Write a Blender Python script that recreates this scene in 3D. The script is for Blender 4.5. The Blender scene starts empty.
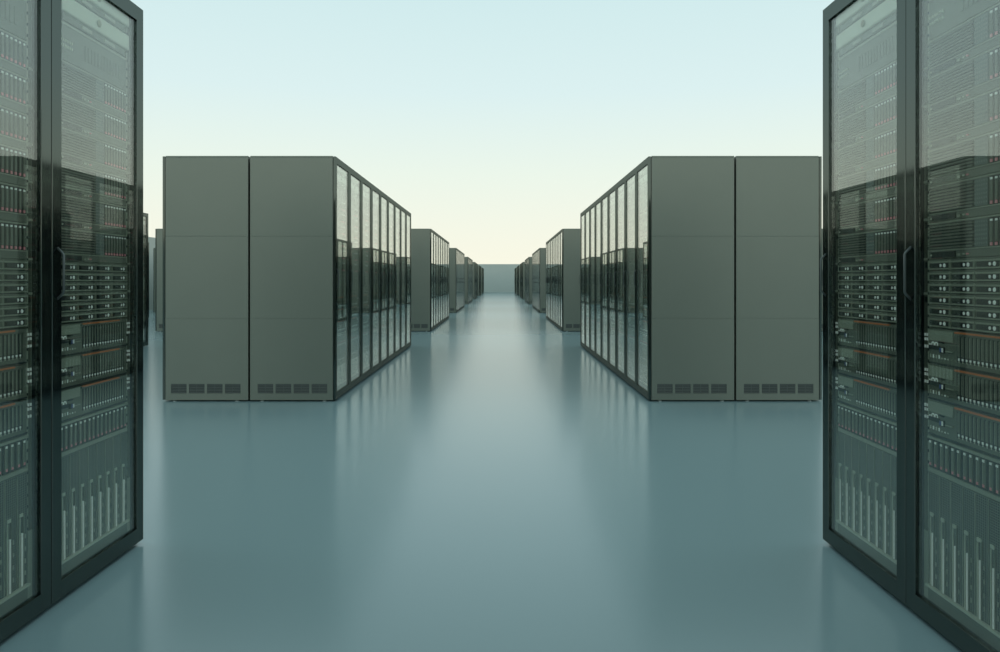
import bpy, bmesh, math
from mathutils import Vector

C = bpy.context.scene.collection
PI = math.pi

# ------------------------------------------------------------------ sizes (metres)
W = 0.582            # rack width, one door
H = 2.008            # rack height
D = 0.700            # rack depth
GAP = 0.016          # gap between two racks standing back to back
CAM_Z = 0.985
LEFT_X = -1.342      # aisle face of the left rows
RIGHT_X = 1.214      # aisle face of the right rows
AISLE = RIGHT_X - LEFT_X
COL = AISLE + 2 * D + GAP      # spacing of the columns of blocks
NB = 9               # racks in a row of a block
START = 6.16         # near end of the first full block
PERIOD = 8.56
FRONT_END = 2.84     # far end of the block the camera stands beside


# ------------------------------------------------------------------ materials
def srgb(r, g, b):
    def f(c):
        c /= 255.0
        return c / 12.92 if c <= 0.04045 else ((c + 0.055) / 1.055) ** 2.4
    return (f(r), f(g), f(b), 1.0)


def principled(name, col, rough=0.5, metal=0.0, spec=0.5, emit=None, strength=0.0, var=0.0, scale=20.0, bump=0.0):
    m = bpy.data.materials.new(name)
    m.use_nodes = True
    nt = m.node_tree
    b = nt.nodes['Principled BSDF']
    b.inputs['Base Color'].default_value = col
    b.inputs['Roughness'].default_value = rough
    b.inputs['Metallic'].default_value = metal
    b.inputs['Specular IOR Level'].default_value = spec
    if emit:
        b.inputs['Emission Color'].default_value = emit
        b.inputs['Emission Strength'].default_value = strength
    if var or bump:
        tc = nt.nodes.new('ShaderNodeTexCoord')
        nz = nt.nodes.new('ShaderNodeTexNoise')
        nz.inputs['Scale'].default_value = scale
        nz.inputs['Detail'].default_value = 3
        nt.links.new(tc.outputs['Object'], nz.inputs['Vector'])
        if var:
            mx = nt.nodes.new('ShaderNodeMixRGB')
            mx.inputs[1].default_value = tuple(c * (1 - var) for c in col[:3]) + (1,)
            mx.inputs[2].default_value = tuple(c * (1 + var) for c in col[:3]) + (1,)
            nt.links.new(nz.outputs['Fac'], mx.inputs[0])
            nt.links.new(mx.outputs[0], b.inputs['Base Color'])
        if bump:
            bp = nt.nodes.new('ShaderNodeBump')
            bp.inputs['Strength'].default_value = bump
            bp.inputs['Distance'].default_value = 0.001
            nt.links.new(nz.outputs['Fac'], bp.inputs['Height'])
            nt.links.new(bp.outputs[0], b.inputs['Normal'])
    return m


def glass_material():
    """tinted clear pane: Schlick reflection over straight transmission, the same from every side"""
    m = bpy.data.materials.new('door_glass')
    m.use_nodes = True
    nt = m.node_tree
    nt.nodes.clear()
    out = nt.nodes.new('ShaderNodeOutputMaterial')
    geo = nt.nodes.new('ShaderNodeNewGeometry')
    dot = nt.nodes.new('ShaderNodeVectorMath'); dot.operation = 'DOT_PRODUCT'
    nt.links.new(geo.outputs['Normal'], dot.inputs[0])
    nt.links.new(geo.outputs['Incoming'], dot.inputs[1])

    def mth(op, a, b=None):
        n = nt.nodes.new('ShaderNodeMath'); n.operation = op
        for i, v in enumerate((a, b)):
            if v is None:
                continue
            if isinstance(v, (int, float)):
                n.inputs[i].default_value = v
            else:
                nt.links.new(v, n.inputs[i])
        return n.outputs[0]
    c = mth('ABSOLUTE', dot.outputs['Value'])
    p = mth('POWER', mth('SUBTRACT', 1.0, c), 5.0)
    F0 = GLASS_F0
    fr = mth('ADD', mth('MULTIPLY', p, 1 - F0), F0)
    tr = nt.nodes.new('ShaderNodeBsdfTransparent'); tr.inputs[0].default_value = (0.93, 0.96, 0.95, 1)
    gl = nt.nodes.new('ShaderNodeBsdfGlossy'); gl.inputs[0].default_value = (0.97, 1, 0.97, 1)
    gl.inputs['Roughness'].default_value = 0.0
    mix = nt.nodes.new('ShaderNodeMixShader')
    nt.links.new(fr, mix.inputs[0])
    nt.links.new(tr.outputs[0], mix.inputs[1])
    nt.links.new(gl.outputs[0], mix.inputs[2])
    nt.links.new(mix.outputs[0], out.inputs[0])
    return m


GLASS_F0 = 0.108

M = {}
M['panel'] = principled('grey_painted_steel', (0.250, 0.262, 0.222, 1), 0.36, metal=0.45, spec=0.5, var=0.03, scale=3.0)
M['grille'] = principled('vent_dark_grey', (0.125, 0.135, 0.125, 1), 0.6)
M['black'] = principled('black_void', (0.004, 0.005, 0.006, 1), 0.7, spec=0.2)
fr_m = bpy.data.materials.new('black_lacquered_frame')
fr_m.use_nodes = True
_nt = fr_m.node_tree
_nt.nodes.clear()
_o = _nt.nodes.new('ShaderNodeOutputMaterial')
_d = _nt.nodes.new('ShaderNodeBsdfDiffuse'); _d.inputs[0].default_value = (0.002, 0.003, 0.004, 1)
_g = _nt.nodes.new('ShaderNodeBsdfGlossy'); _g.inputs[0].default_value = (0.86, 1.0, 0.93, 1); _g.inputs['Roughness'].default_value = 0.08
_m = _nt.nodes.new('ShaderNodeMixShader'); _m.inputs[0].default_value = 0.135
_nt.links.new(_d.outputs[0], _m.inputs[1]); _nt.links.new(_g.outputs[0], _m.inputs[2]); _nt.links.new(_m.outputs[0], _o.inputs[0])
M['frame'] = fr_m
M['shell'] = principled('black_steel_shell', (0.018, 0.020, 0.021, 1), 0.5)
M['glass'] = glass_material()
M['steel'] = principled('brushed_steel_handle', (0.13, 0.145, 0.145, 1), 0.45, metal=0.5)
M['foot'] = principled('zinc_foot', (0.45, 0.48, 0.46, 1), 0.4, metal=0.3)
M['face'] = principled('unit_face_grey', (0.165, 0.172, 0.130, 1), 0.45, var=0.15, scale=14)
M['light'] = principled('unit_light_grey', (0.37, 0.375, 0.29, 1), 0.4, var=0.1, scale=10)
M['pale'] = principled('unit_pale_metal', (0.62, 0.62, 0.50, 1), 0.35)
M['recess'] = principled('bay_recess', (0.012, 0.015, 0.014, 1), 0.5)
M['dot'] = principled('white_plastic_added_glow', (0.85, 0.88, 0.82, 1), 0.4, emit=(0.8, 0.9, 0.85, 1), strength=0.12)  # faint emission added to brighten plain white parts that are no lamps
M['red'] = principled('red_latch_added_glow', (0.72, 0.27, 0.30, 1), 0.4, emit=(1, 0.35, 0.38, 1), strength=0.06)  # weak glow added to the latch colour, the latches give no light
M['orange'] = principled('orange_trim', (0.75, 0.20, 0.06, 1), 0.4)
M['blue'] = principled('blue_port', (0.08, 0.12, 0.35, 1), 0.4)


def pattern(name, c1, c2, sx, sz, duty=0.5):
    """fine perforation: object-space X/Z grid of holes"""
    m = principled(name, c1, 0.5)
    nt = m.node_tree
    b = nt.nodes['Principled BSDF']
    tc = nt.nodes.new('ShaderNodeTexCoord')
    sp = nt.nodes.new('ShaderNodeSeparateXYZ')
    nt.links.new(tc.outputs['Object'], sp.inputs[0])

    def wave(sock, s):
        a = nt.nodes.new('ShaderNodeMath'); a.operation = 'MULTIPLY'; a.inputs[1].default_value = s
        nt.links.new(sock, a.inputs[0])
        f = nt.nodes.new('ShaderNodeMath'); f.operation = 'FRACT'; nt.links.new(a.outputs[0], f.inputs[0])
        g = nt.nodes.new('ShaderNodeMath'); g.operation = 'LESS_THAN'; g.inputs[1].default_value = duty
        nt.links.new(f.outputs[0], g.inputs[0])
        return g.outputs[0]
    mu = nt.nodes.new('ShaderNodeMath'); mu.operation = 'MULTIPLY'
    nt.links.new(wave(sp.outputs['X'], sx), mu.inputs[0])
    nt.links.new(wave(sp.outputs['Z'], sz), mu.inputs[1])
    mx = nt.nodes.new('ShaderNodeMixRGB')
    mx.inputs[1].default_value = c1
    mx.inputs[2].default_value = c2
    nt.links.new(mu.outputs[0], mx.inputs[0])
    nt.links.new(mx.outputs[0], b.inputs['Base Color'])
    return m


M['mesh'] = pattern('perforated_steel', (0.20, 0.21, 0.17, 1), (0.008, 0.010, 0.012, 1), 120.0, 150.0, 0.68)
M['dots'] = pattern('stippled_panel', (0.12, 0.145, 0.13, 1), (0.24, 0.26, 0.23, 1), 110.0, 90.0, 0.45)

# floor: painted, smooth, blue-grey
fm = bpy.data.materials.new('blue_grey_floor')
fm.use_nodes = True
nt = fm.node_tree
b = nt.nodes['Principled BSDF']
b.inputs['Base Color'].default_value = (0.25, 0.355, 0.385, 1)
b.inputs['Roughness'].default_value = 0.20
b.inputs['IOR'].default_value = 1.5
tc = nt.nodes.new('ShaderNodeTexCoord')
nz = nt.nodes.new('ShaderNodeTexNoise'); nz.inputs['Scale'].default_value = 0.7; nz.inputs['Detail'].default_value = 4
nt.links.new(tc.outputs['Object'], nz.inputs['Vector'])
mx = nt.nodes.new('ShaderNodeMixRGB')
mx.inputs[1].default_value = (0.248, 0.350, 0.380, 1); mx.inputs[2].default_value = (0.256, 0.362, 0.392, 1)
nt.links.new(nz.outputs['Fac'], mx.inputs[0]); nt.links.new(mx.outputs[0], b.inputs['Base Color'])
M['floor'] = fm
M['wall'] = principled('pale_grey_wall', (0.58, 0.605, 0.57, 1), 0.7, var=0.03, scale=1.5)


# ------------------------------------------------------------------ mesh builder
class MB:
    def __init__(self):
        self.bm = bmesh.new()
        self.mats = []

    def mi(self, key):
        if key not in self.mats:
            self.mats.append(key)
        return self.mats.index(key)

    def box(self, x0, x1, y0, y1, z0, z1, mat, bevel=0.0):
        i = self.mi(mat)
        vs = [self.bm.verts.new(p) for p in
              [(x0, y0, z0), (x1, y0, z0), (x1, y1, z0), (x0, y1, z0),
               (x0, y0, z1), (x1, y0, z1), (x1, y1, z1), (x0, y1, z1)]]
        fs = []
        for q in ((0, 3, 2, 1), (4, 5, 6, 7), (0, 1, 5, 4), (1, 2, 6, 5), (2, 3, 7, 6), (3, 0, 4, 7)):
            f = self.bm.faces.new([vs[k] for k in q])
            f.material_index = i
            fs.append(f)
        if bevel:
            es = list({e for f in fs for e in f.edges})
            r = bmesh.ops.bevel(self.bm, geom=es, offset=bevel, segments=2, profile=0.5, affect='EDGES', clamp_overlap=True)
            for f in r['faces']:
                f.material_index = i
        return self

    def loft(self, rings, mat, closed_ends=True, smooth=True):
        i = self.mi(mat)
        rv = [[self.bm.verts.new(p) for p in r] for r in rings]
        n = len(rv[0])
        for a, b_ in zip(rv, rv[1:]):
            for k in range(n):
                f = self.bm.faces.new([a[k], a[(k + 1) % n], b_[(k + 1) % n], b_[k]])
                f.material_index = i
                f.smooth = smooth
        if closed_ends:
            f = self.bm.faces.new(list(reversed(rv[0]))); f.material_index = i
            f = self.bm.faces.new(rv[-1]); f.material_index = i
        return self

    def cyl(self, cx, cy, z0, z1, r, mat, n=12):
        rings = [[(cx + rr * math.cos(2 * PI * k / n), cy + rr * math.sin(2 * PI * k / n), z) for k in range(n)]
                 for z, rr in ((z0, r), (z0 + 0.003, r), (z0 + 0.004, r * 0.7), (z1, r * 0.7))]
        return self.loft(rings, mat)

    def tube(self, pts, r, mat, n=10):
        pts = [Vector(p) for p in pts]
        rings = []
        for k, p in enumerate(pts):
            t = (pts[min(k + 1, len(pts) - 1)] - pts[max(k - 1, 0)]).normalized()
            u = t.cross(Vector((1, 0, 0)))
            u = u.normalized() if u.length > 1e-4 else Vector((0, 1, 0))
            v = t.cross(u).normalized()
            rings.append([p + r * (math.cos(2 * PI * j / n) * u + math.sin(2 * PI * j / n) * v) for j in range(n)])
        return self.loft(rings, mat)

    def ring(self, cx, y, cz, r, t, mat, n=14):
        """flat-lying annulus facing the front, with thickness t"""
        sec = []
        for k in range(n + 1):
            a = 2 * PI * k / n
            c, s = math.cos(a), math.sin(a)
            sec.append([(cx + (r - t) * c, y, cz + (r - t) * s), (cx + (r + t) * c, y, cz + (r + t) * s),
                        (cx + (r + t) * c, y + 0.0012, cz + (r + t) * s), (cx + (r - t) * c, y + 0.0012, cz + (r - t) * s)])
        return self.loft(sec, mat, closed_ends=False, smooth=False)

    def mesh(self, name):
        me = bpy.data.meshes.new(name)
        bmesh.ops.recalc_face_normals(self.bm, faces=self.bm.faces)
        self.bm.to_mesh(me)
        self.bm.free()
        for k in self.mats:
            me.materials.append(M[k])
        return me


def link(name, me, parent=None, loc=(0, 0, 0)):
    o = bpy.data.objects.new(name, me)
    C.objects.link(o)
    o.location = loc
    if parent:
        o.parent = parent
    return o


# ------------------------------------------------------------------ rack pieces
# rack space: x across the front (-W/2 is the handle side, left as you face the door),
# y into the rack (0 = front of the door), z up.
HX = W / 2
YF = 0.027           # plane of the unit fronts
UX0, UX1 = -0.213, 0.213


def shell_mesh():
    m = MB()
    m.box(-HX + .0005, HX - .0005, 0.025, D, H - 0.012, H, 'panel', 0.003)      # roof plate
    m.box(-HX + .019, -HX + .032, 0.06, D - .003, 0.030, H - 0.012, 'shell')
    m.box(HX - .032, HX - .019, 0.06, D - .003, 0.030, H - 0.012, 'shell')
    m.box(-HX + .0005, HX - .0005, D - 0.014, D, 0.012, H - 0.0125, 'panel', 0.002)   # back
    m.box(-HX + .019, HX - .019, 0.026, D - 0.014, 0.012, 0.030, 'shell')               # bottom
    for s in (-1, 1):                                                             # front posts of the carcass
        m.box(min(s * (HX - .0005), s * (HX - .022)), max(s * (HX - .0005), s * (HX - .022)), 0.025, 0.06, 0.012, H - .012, 'shell')
    m.box(-HX + .022, HX - .022, 0.025, 0.06, H - 0.035, H - 0.012, 'shell')
    return m.mesh('rack_body')


GZ0, GZ1 = 0.067, 0.145
GY = [0.070 + k * 0.147 for k in range(4)]     # start of each vent group along the depth
GW = 0.127


def side_panel_mesh(s):
    """end cover of a row: three sheet sections with fine grooves and four openings at the foot"""
    x0, x1 = (HX - 0.018, HX) if s > 0 else (-HX, -HX + 0.018)
    y0, y1 = 0.0245, D - 0.0005
    m = MB()
    bx = lambda a, b_, c, d: m.box(x0, x1, a, b_, c, d, 'panel')
    zt = H - 0.0125
    m.box(x0, x1, y0, y1, 1.3512, zt, 'panel', 0.0012)
    m.box(x0, x1, y0, y1, 0.6805, 1.350, 'panel', 0.0008)
    xin0, xin1 = (x0, x1 - 0.004) if s > 0 else (x0 + 0.004, x1)
    m.box(xin0, xin1, y0 + .002, y1 - .002, 0.3, 1.6, 'panel')
    bx(y0, y1, GZ1, 0.6795)
    bx(y0, y1, 0.012, GZ0)
    e = [y0] + [v for g in GY for v in (g, g + GW)] + [y1]
    for k in range(0, len(e), 2):
        bx(e[k], e[k + 1], GZ0, GZ1)
    return m.mesh('side_panel')


def vent_mesh(s):
    m = MB()
    xo = HX if s > 0 else -HX
    lo = lambda a, b_: (min(xo - s * a, xo - s * b_), max(xo - s * a, xo - s * b_))
    x0, x1 = lo(0.012, 0.017)
    m.box(x0, x1, 0.0, GW, GZ0, GZ1, 'shell')
    n = 6
    p = (GZ1 - GZ0) / n
    x0, x1 = lo(0.0015, 0.012)
    for k in range(n):
        m.box(x0, x1, 0.0005, GW - 0.0005, GZ0 + k * p + p * .30, GZ0 + (k + 1) * p, 'grille')
    m.box(x0, x1, GW / 2 - .0015, GW / 2 + .0015, GZ0, GZ1, 'grille')
    return m.mesh('vent_grille')


DX = HX - 0.002
ST = 0.049
DZ0, DZ1 = 0.014, H - 0.004


def door_mesh():
    m = MB()
    t = 0.020
    for s in (-1, 1):
        a, b_ = sorted((s * DX, s * (DX - ST)))
        m.box(a, b_, 0, t, DZ0, DZ1, 'frame', 0.002)
    m.box(-DX + ST - .001, DX - ST + .001, 0.0001, t, DZ0, DZ0 + 0.055, 'frame', 0.001)
    m.box(-DX + ST - .001, DX - ST + .001, 0.0001, t, DZ1 - 0.055, DZ1, 'frame', 0.001)
    return m.mesh('door')


def glass_mesh():
    m = MB()
    m.box(-DX + ST - .004, DX - ST + .004, 0.007, 0.011, DZ0 + .052, DZ1 - .052, 'glass')
    return m.mesh('glass_pane')


def handle_mesh():
    m = MB()
    x = -DX + 0.028
    z0, z1 = 0.930, 1.086
    out = -0.018
    m.tube([(x, 0.001, z0), (x, out * .85, z0 + .017), (x, out, z0 + .022), (x, out, z1 - .022),
            (x, out * .85, z1 - .017), (x, 0.001, z1)], 0.0036, 'steel', 10)
    return m.mesh('handle')


def foot_mesh():
    m = MB()
    m.cyl(0, 0, 0.0, 0.013, 0.017, 'foot', 14)
    return m.mesh('foot')


def rail_mesh(s):
    """19-inch mounting post with brackets and small white cable clips"""
    m = MB()
    a = lambda u, v: (min(s * u, s * v), max(s * u, s * v))
    m.box(*a(0.2140, 0.2225), 0.028, 0.070, 0.032, H - 0.04, 'light')
    m.box(*a(0.2330, 0.2370), 0.0265, 0.055, 0.032, H - 0.04, 'face')
    z = 0.10
    while z < 1.90:
        m.box(*a(0.2155, 0.2200), 0.0268, 0.0285, z, z + 0.008, 'recess')
        z += 0.0325
    for z in (1.045, 0.945, 1.16, 1.27, 1.38, 1.49, 1.60):
        m.box(*a(0.2215, 0.2400), 0.0262, 0.045, z, z + 0.007, 'light')
        m.box(*a(0.2240, 0.2320), 0.0255, 0.034, z - .022, z - .006, 'recess')
    for z in (0.826, 0.724, 0.622):
        for q in (0.0, -0.013, -0.034):
            m.box(*a(0.2160, 0.2195), 0.0235, 0.0270, z + q, z + q + 0.008, 'dot')
            m.box(*a(0.2260, 0.2300), 0.0225, 0.0265, z + q, z + q + 0.008, 'dot')
    m.box(*a(0.2150, 0.2360), 0.0245, 0.0262, 0.06, 0.26, 'light')
    return m.mesh('mounting_rail')


# ---- units.  Each is drawn with its own bottom at z = 0.
def disk_server(m, full=True):
    h = 0.1035
    m.box(UX0, UX1, YF, 0.56, 0.001, h, 'face')
    m.box(UX0, UX1, YF - .002, YF, h - 0.004, h, 'light')
    m.box(UX0, UX1, YF - .002, YF, 0.022, 0.025, 'light')
    if full:
        server_grille(m, 0); server_display(m, 0); server_stipple(m, 0)
        for k in range(8):
            drive_bay(m, 0.058 + k * 0.0190)
    return m


def server_grille(m, x):
    m.box(x + UX0 + .005, x - .005, YF - .001, YF + .001, 0.027, 0.097, 'recess')
    for k in range(8):
        z = 0.0285 + k * 0.0088
        m.box(x + UX0 + .005, x - .005, YF - .006, YF - .001, z, z + 0.0042, 'face')
    return m


def server_display(m, x):
    m.box(x - 0.200, x - 0.085, YF - .003, YF, 0.004, 0.019, 'recess')
    m.box(x - 0.075, x - 0.060, YF - .004, YF, 0.006, 0.012, 'light')
    m.box(x - 0.050, x - 0.044, YF - .004, YF, 0.008, 0.012, 'pale')
    m.box(x - 0.035, x - 0.029, YF - .004, YF, 0.008, 0.012, 'red')
    m.box(x - 0.199, x - 0.194, YF - .005, YF - .003, 0.008, 0.013, 'pale')
    return m


def server_stipple(m, x):
    m.box(x - 0.001, x + 0.053, YF - .003, YF, 0.027, 0.097, 'dots')
    return m


def drive_bay(m, x):
    m.box(x, x + 0.018, YF - .001, YF, 0.026, 0.098, 'recess')
    m.box(x + .004, x + 0.0135, YF - .0032, YF - .001, 0.037, 0.088, 'face')
    m.box(x + .0045, x + 0.0115, YF - .0036, YF - .001, 0.089, 0.0945, 'dot')
    m.box(x + .0045, x + 0.0115, YF - .0036, YF - .001, 0.0275, 0.0355, 'red')
    return m


def storage_shelf(m, full=True):
    h = 0.0325
    m.box(UX0, UX1, YF + .004, 0.5, 0.001, h - .0005, 'recess')
    m.box(UX0, UX1, YF - .002, YF + .004, h - 0.004, h - .0005, 'face')
    if full:
        for k in range(4):
            drive(m, UX0 + k * 0.1065)
    return m


def drive(m, x):
    m.box(x + .002, x + 0.1045, YF, YF + .004, 0.002, 0.0285, 'face')
    m.box(x + .002, x + 0.1045, YF - .004, YF, 0.022, 0.0265, 'light')
    m.box(x + .002, x + 0.1045, YF - .004, YF, 0.003, 0.0065, 'light')
    m.box(x + .010, x + 0.092, YF - .003, YF, 0.0075, 0.0205, 'recess')
    m.box(x + .012, x + 0.056, YF - .006, YF - .003, 0.0095, 0.0185, 'recess')
    for cx, r in ((x + .062, .0046), (x + .080, .0058)):
        rings = [[(cx + rr * math.cos(2 * PI * k / 10), y, 0.014 + rr * math.sin(2 * PI * k / 10)) for k in range(10)]
                 for y, rr in ((YF - .003, r), (YF - .0042, r), (YF - .0048, r * .6))]
        m.loft(rings, 'dot')
    m.box(x + .1045, x + 0.1065, YF - .004, YF + .004, 0.0015, 0.030, 'light')
    return m


def blade_switch(m, full=True):
    h = 0.1012
    m.box(UX0, UX1, YF, 0.5, 0.001, h, 'face')
    m.box(UX0, UX0 + 0.118, YF - .003, YF, 0.068, h - .004, 'light')
    m.box(UX0 + 0.125, UX1 - .010, YF - .0045, YF, h - 0.011, h - .004, 'face')
    m.box(UX0 + 0.130, UX1 - .06, YF - .006, YF, h - 0.0065, h - .002, 'orange')
    m.box(UX0, UX1, YF - .003, YF, 0.001, 0.006, 'recess')
    m.box(UX0 + .134, UX1 - .020, YF - .001, YF + .0005, 0.018, 0.088, 'recess')
    if full:
        switch_ports(m, 0)
        for k in range(16):
            switch_card(m, UX0 + 0.136 + k * 0.0168)
    return m


def switch_ports(m, x):
    x += UX0
    m.ring(x + .020, YF - .0012, 0.0565, 0.0065, 0.0019, 'dot')
    m.ring(x + .036, YF - .0012, 0.0565, 0.0065, 0.0019, 'dot')
    m.box(x + .002, x + .007, YF - .0015, YF, 0.052, 0.058, 'dot')
    m.box(x + .050, x + .075, YF - .004, YF, 0.062, 0.066, 'recess')
    m.box(x + .058, x + .078, YF - .005, YF, 0.036, 0.052, 'recess')
    m.box(x + .062, x + .069, YF - .007, YF, 0.038, 0.050, 'blue')
    m.box(x + .072, x + .077, YF - .007, YF, 0.038, 0.050, 'dot')
    m.box(x + .084, x + .118, YF - .004, YF, 0.040, 0.043, 'light')
    m.box(x + .002, x + .055, YF - .003, YF, 0.042, 0.054, 'recess')
    for k in range(7):
        m.box(x + .006 + k * .014, x + .011 + k * .014, YF - .0012, YF, 0.018, 0.028 if k < 4 else 0.022, 'dot' if k % 2 else 'pale')
    return m


def switch_card(m, x):
    m.box(x + .0040, x + 0.0125, YF - .0022, YF, 0.031, 0.088, 'face')
    m.box(x + .0040, x + 0.0055, YF - .0030, YF - .0022, 0.033, 0.086, 'light')
    m.box(x + .0040, x + 0.0105, YF - .0022, YF, 0.0225, 0.0285, 'dot')
    m.box(x + .0065, x + 0.0095, YF - .0022, YF, 0.0165, 0.0225, 'pale')
    return m


def blade_enclosure(m, full=True):
    h = 0.480          # placed at z 0.060
    m.box(UX0, UX1, YF + .002, 0.6, 0.001, h, 'face')
    m.box(UX0, UX1, YF - .006, YF + .002, h - 0.007, h, 'light')
    m.box(UX0, UX1, YF - .012, YF + .002, 0.046, 0.052, 'pale')
    m.box(UX0, UX1, YF - .003, YF + .002, 0.001, 0.044, 'face')
    m.box(UX0, UX1, YF - .002, YF + .002, 0.376, 0.388, 'light')
    if full:
        for k in range(8):
            blade(m, UX0 + k * 0.05325)
        enclosure_mesh(m, 0)
    return m


def enclosure_mesh(m, x):
    m.box(x + UX0 + .001, x + UX1 - .001, YF - .003, YF + .002, 0.054, 0.374, 'mesh')
    return m


def blade(m, x):
    # upper cartridge: two narrow fronts with a pale tip and a red latch
    for q in (0.002, 0.027):
        m.box(x + q, x + q + .022, YF - .001, YF + .002, 0.390, 0.471, 'recess')
        m.box(x + q + .005, x + q + .017, YF - .0035, YF - .001, 0.396, 0.468, 'face')
        m.box(x + q + .006, x + q + .0085, YF - .0042, YF - .0035, 0.402, 0.458, 'light')
        m.box(x + q + .006, x + q + .014, YF - .005, YF - .0035, 0.461, 0.467, 'dot')
        m.box(x + q + .007, x + q + .014, YF - .005, YF - .0035, 0.397, 0.404, 'red')
    # lower handle bars in front of the mesh
    m.box(x + .003, x + .005, YF - .005, YF - .003, 0.054, 0.372, 'light')
    m.box(x + .013, x + .0165, YF - .006, YF - .003, 0.054, 0.250, 'pale')
    m.box(x + .030, x + .0335, YF - .006, YF - .003, 0.054, 0.255, 'face')
    m.box(x + .0235, x + .0270, YF - .007, YF - .003, 0.054, 0.205, 'dot')
    m.box(x + .013, x + .029, YF - .006, YF - .003, 0.252, 0.262, 'pale')
    for z in (0.08, 0.115, 0.15, 0.185):
        m.box(x + .039, x + .043, YF - .005, YF - .003, z, z + 0.012, 'light')
    return m


def patch_panel(m, full=True):
    m.box(UX0, UX1, YF, 0.4, 0.001, 0.119, 'face')
    m.box(UX0, UX1, YF - .002, YF, 0.112, 0.119, 'light')
    for r in range(2):
        for k in range(6):
            m.box(UX0 + .008 + k * .012, UX0 + .013 + k * .012, YF - .004, YF, 0.040 + r * .018, 0.048 + r * .018, 'pale')
    for k in range(12):
        m.box(UX0 + .15 + k * .02, UX0 + .163 + k * .02, YF - .002, YF, 0.03, 0.08, 'face')
    return m


def slab_unit(m, full=True):
    """deep drawer front with a pale overhanging lip and a round button in the middle"""
    h = 0.085
    m.box(UX0, UX1, YF + .006, 0.5, 0.001, h, 'recess')
    m.box(UX0, UX1, YF - .012, YF + .006, 0.026, h - .004, 'pale', 0.005)
    m.box(UX0 + .02, UX1 - .02, YF - .004, YF + .006, 0.003, 0.024, 'face')
    rings = [[(0 + rr * math.cos(2 * PI * k / 16), y, 0.054 + rr * math.sin(2 * PI * k / 16)) for k in range(16)]
             for y, rr in ((YF - .012, .012), (YF - .016, .012), (YF - .017, .009))]
    m.loft(rings, 'light')
    m.box(-0.09, -0.03, YF - .007, YF + .006, 0.007, 0.018, 'light')
    m.box(0.05, 0.12, YF - .007, YF + .006, 0.007, 0.018, 'light')
    return m


UNITS = []      # (name, drawer, z, sub-parts [(name, drawer, xs)])
for k in range(6):
    UNITS.append(('disk_server', disk_server, 1.0475 + k * 0.105,
                  [('air_grille', server_grille, [0]), ('display', server_display, [0]), ('stippled_panel', server_stipple, [0]),
                   ('drive_bay', drive_bay, [0.058 + j * 0.0190 for j in range(8)])]))
for k in range(6):
    UNITS.append(('storage_shelf', storage_shelf, 0.852 + k * 0.0325,
                  [('drive', drive, [UX0 + j * 0.1065 for j in range(4)])]))
for k in range(3):
    UNITS.append(('network_switch', blade_switch, 0.5425 + k * 0.1025,
                  [('port_cluster', switch_ports, [0]), ('switch_card', switch_card, [UX0 + 0.136 + j * 0.0168 for j in range(16)])]))
UNITS.append(('blade_enclosure', blade_enclosure, 0.060,
              [('mesh_panel', enclosure_mesh, [0]), ('blade', blade, [UX0 + j * 0.05325 for j in range(8)])]))
UNITS.append(('patch_panel', patch_panel, 1.6795, []))
for k in range(2):
    UNITS.append(('drawer_unit', slab_unit, 1.801 + k * 0.087, []))

_cache = {}


def cached(key, fn):
    if key not in _cache:
        _cache[key] = fn()
    return _cache[key]


ME_BODY = shell_mesh()
ME_SIDE = {s: side_panel_mesh(s) for s in (-1, 1)}
ME_VENT = {s: vent_mesh(s) for s in (-1, 1)}
ME_DOOR, ME_GLASS, ME_HANDLE, ME_FOOT = door_mesh(), glass_mesh(), handle_mesh(), foot_mesh()
ME_RAIL = {s: rail_mesh(s) for s in (-1, 1)}


def stack_mesh():
    """all units of a distant rack in one mesh"""
    m = MB()
    for name, fn, z, subs in UNITS:
        before = set(m.bm.verts)
        fn(m)
        for v in m.bm.verts:
            if v not in before:
                v.co.z += z
    return m.mesh('rack_units')


ME_STACK = stack_mesh()


def add_units(root, detail):
    if detail == 2:
        link('rack_units', ME_STACK, root)
        return
    for name, fn, z, subs in UNITS:
        if detail == 1:
            u = link(name, cached(('full', name), lambda: fn(MB()).mesh(name)), root, (0, 0, z))
            continue
        u = link(name, cached(('bare', name), lambda: fn(MB(), False).mesh(name)), root, (0, 0, z))
        for sn, sf, xs in subs:
            me = cached(('sub', name, sn), lambda: sf(MB(), 0.0).mesh(sn))
            for x in xs:
                link(sn, me, u, (x, 0, 0))


def make_rack(detail, ends):
    """ends: subset of (-1, 1): which sides carry an end panel"""
    root = bpy.data.objects.new('server_rack', None)
    root.empty_display_size = 0.2
    C.objects.link(root)
    link('cabinet_body', ME_BODY, root)
    d = link('door', ME_DOOR, root)
    link('glass_pane', ME_GLASS, d)
    link('handle', ME_HANDLE, d)['label'] = 'steel door handle bar with bent ends'
    for s in ends:
        p = link('side_panel', ME_SIDE[s], root)
        p['label'] = 'plain grey end panel with a row of vents along its foot'
        for g in GY:
            link('vent_grille', ME_VENT[s], p, (0, g, 0))
    if detail < 2 or ends:
        for x in (-0.273, 0.273):
            for y in (0.095, D - 0.095):
                link('foot', ME_FOOT, root, (x, y, 0))
    if detail < 2:
        for s in (-1, 1):
            link('mounting_rail', ME_RAIL[s], root)
    add_units(root, detail)
    return root


def copy_rack(src):
    r = src.copy(); C.objects.link(r)
    for ch in src.children:
        c = ch.copy(); C.objects.link(c); c.parent = r
        for g in ch.children:
            d = g.copy(); C.objects.link(d); d.parent = c
    return r


_first = {}


def rack(detail, ends, loc, rz, label, group):
    key = (detail, ends)
    if key not in _first:
        r = _first[key] = make_rack(detail, ends)
    else:
        r = copy_rack(_first[key])
    r.location = loc
    r.rotation_euler = (0, 0, rz)
    r['label'] = label
    r['category'] = 'server rack'
    r['group'] = group
    return r


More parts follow.
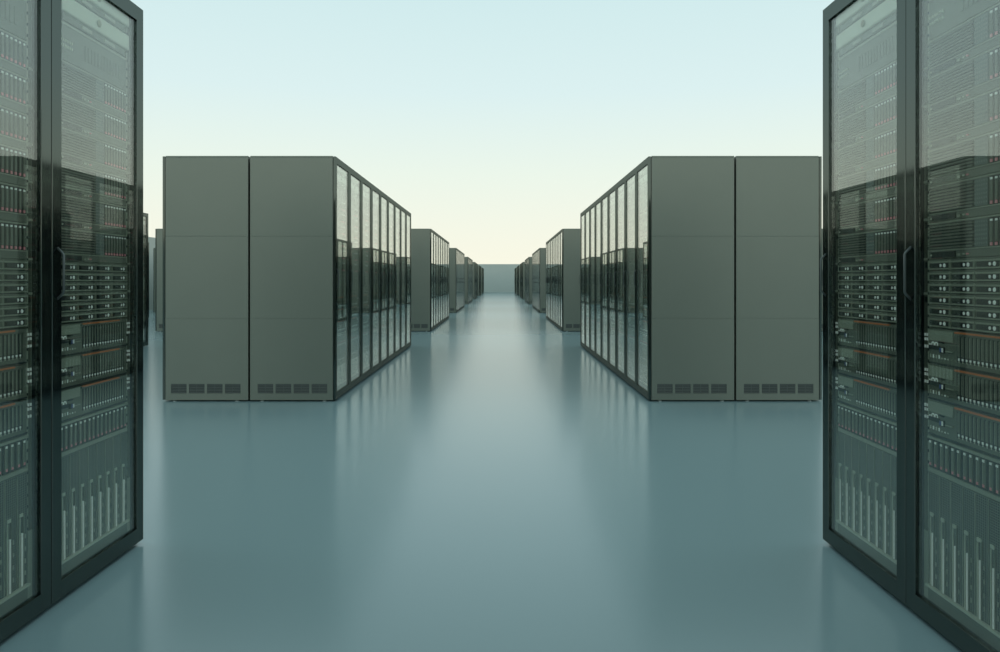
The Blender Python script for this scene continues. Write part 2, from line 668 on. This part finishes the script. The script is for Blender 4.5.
ORD = ['first', 'second', 'third', 'fourth', 'fifth', 'sixth', 'seventh', 'eighth', 'ninth']
BLOCK = ['nearest full block', 'second block', 'third block', 'fourth block', 'fifth block', 'sixth block', 'seventh block']


def add_row(face_x, faces_right, y_start, idx, blockname, rowname, detail_fn, label_fn, group):
    """a row of racks whose doors lie in the plane x = face_x"""
    rz = PI / 2 if faces_right else -PI / 2
    for k in idx:
        y = y_start + (k + 0.5) * W
        # rack-space +x points to +y for rows facing right, to -y for rows facing left
        ends = []
        if k == 0:
            ends.append(-1 if faces_right else 1)
        if k == NB - 1:
            ends.append(1 if faces_right else -1)
        rack(detail_fn(k), tuple(ends), (face_x, y, 0), rz, label_fn(k), group)


DEPTH2 = 2 * D + GAP
for side in (-1, 1):
    sn = 'left' if side < 0 else 'right'
    xa = LEFT_X if side < 0 else RIGHT_X            # aisle face
    xo = xa + side * DEPTH2                         # outward face
    # --- block beside the camera
    y0 = FRONT_END - NB * W

    def lab_front(k, sn=sn):
        if k == 8:
            return f'tall glass-door rack full of servers, {sn} foreground, farther of the two large ones'
        if k == 7:
            return f'server rack behind glass at the very {sn} edge of the picture, nearest one there'
        return f'glass-door server rack, {ORD[8 - k]} from the far end of the {sn} foreground aisle row'
    add_row(xa, side < 0, y0, range(NB), '', '', lambda k: 0 if k >= 7 else (1 if k == 6 else 2), lab_front, f'foreground server racks on the {sn}')
    add_row(xo, side > 0, y0, range(NB), '', '', lambda k: 2,
            lambda k, sn=sn: f'server rack standing back to back behind the {ORD[8 - k]} foreground rack on the {sn}', f'back row racks of the {sn} foreground block')
    # --- the blocks along the aisle
    for n in range(7):
        ys = START + n * PERIOD

        def lab_in(k, sn=sn, n=n):
            if k == 0:
                return f'grey end rack beside the aisle, plain side toward camera, {sn} side, {BLOCK[n]}'
            return f'glass-door server rack, {ORD[k]} from near end of {sn} aisle row, {BLOCK[n]}'

        def lab_out(k, sn=sn, n=n):
            if k == 0:
                return f'grey end rack away from the aisle, plain side toward camera, {sn}, {BLOCK[n]}'
            return f'server rack, {ORD[k]} from near end in the back row, {sn} side, {BLOCK[n]}'
        add_row(xa, side < 0, ys, range(NB), '', '', lambda k, n=n: 1 if n == 0 else 2, lab_in, f'aisle row racks, {sn}, {BLOCK[n]}')
        add_row(xo, side > 0, ys, range(NB) if n < 2 else [0, NB - 1], '', '', lambda k: 2, lab_out, f'back row racks, {sn}, {BLOCK[n]}')
    # --- neighbouring columns of blocks, seen past the first ones and in the glass
    for c, ns in ((1, range(0, 5)), (2, range(1, 4))):
        cx = xa + side * COL * c
        cn = 'next column' if c == 1 else 'outermost column'
        for n in ns:
            ys = START + n * PERIOD
            add_row(cx, side < 0, ys, range(NB), '', '', lambda k: 2,
                    lambda k, sn=sn, n=n, cn=cn: f'server rack, {ORD[k]} in inner row of {BLOCK[n]}, {cn} to the {sn}', f'inner row racks, {cn}, {sn}, {BLOCK[n]}')
            # the row facing this column's aisle from the first column side
            add_row(cx + side * DEPTH2, side > 0, ys, [0, NB - 1], '', '', lambda k: 2,
                    lambda k, sn=sn, n=n, cn=cn: f'server rack, {ORD[k]} in outer row of {BLOCK[n]}, {cn} to the {sn}', f'outer row racks, {cn}, {sn}, {BLOCK[n]}')

# ------------------------------------------------------------------ the hall
WX0, WX1, WY0, WY1, WH = -11.75, 11.75, -30.0, 66.0, 2.46


def struct(name, boxes, mat):
    m = MB()
    for bx in boxes:
        m.box(*bx, mat)
    o = link(name, m.mesh(name))
    o['kind'] = 'structure'
    return o


f = struct('floor', [(WX0, WX1, WY0, WY1, -0.1, 0.0)], 'floor')
f['label'] = 'smooth blue grey floor'
struct('wall_back', [(WX0 - .1, WX1 + .1, WY1, WY1 + .1, -0.1, WH)], 'wall')
struct('wall_front', [(WX0 - .1, WX1 + .1, WY0 - .1, WY0, -0.1, WH)], 'wall')
struct('wall_left', [(WX0 - .1, WX0, WY0, WY1, -0.1, WH)], 'wall')
struct('wall_right', [(WX1, WX1 + .1, WY0, WY1, -0.1, WH)], 'wall')

# ------------------------------------------------------------------ sky
w = bpy.data.worlds.new('World')
bpy.context.scene.world = w
w.use_nodes = True
nt = w.node_tree
nt.nodes.clear()
out = nt.nodes.new('ShaderNodeOutputWorld')
bg = nt.nodes.new('ShaderNodeBackground')
tc = nt.nodes.new('ShaderNodeTexCoord')
sp = nt.nodes.new('ShaderNodeSeparateXYZ')
rp = nt.nodes.new('ShaderNodeValToRGB')
nt.links.new(tc.outputs['Generated'], sp.inputs[0])
nt.links.new(sp.outputs['Z'], rp.inputs[0])
nt.links.new(rp.outputs[0], bg.inputs[0])
nt.links.new(bg.outputs[0], out.inputs[0])
stops = [(0.0, srgb(252, 249, 228)), (0.06, srgb(246, 248, 231)), (0.14, srgb(236, 247, 235)),
         (0.24, srgb(220, 241, 241)), (0.36, srgb(208, 235, 237)), (0.6, srgb(198, 226, 226)), (1.0, srgb(190, 218, 218))]
el = rp.color_ramp.elements
el[0].position, el[0].color = stops[0]
el[1].position, el[1].color = stops[-1]
for p, c in stops[1:-1]:
    e = el.new(p)
    e.color = c
bg.inputs[1].default_value = 1.0

# ------------------------------------------------------------------ camera
cd = bpy.data.cameras.new('camera')
cam = bpy.data.objects.new('camera', cd)
C.objects.link(cam)
cam.location = (0, 0, CAM_Z)
cam.rotation_euler = (PI / 2, 0, 0)
cd.sensor_width = 36
cd.lens = 36 * 754 / 1000
cd.shift_y = -45 / 1000
cd.clip_end = 300
sc = bpy.context.scene
sc.camera = cam
sc.view_settings.view_transform = 'Standard'
sc.view_settings.look = 'None'
sc.view_settings.gamma = 1
sc.view_settings.exposure = 0
sc.view_settings.use_curve_mapping = False
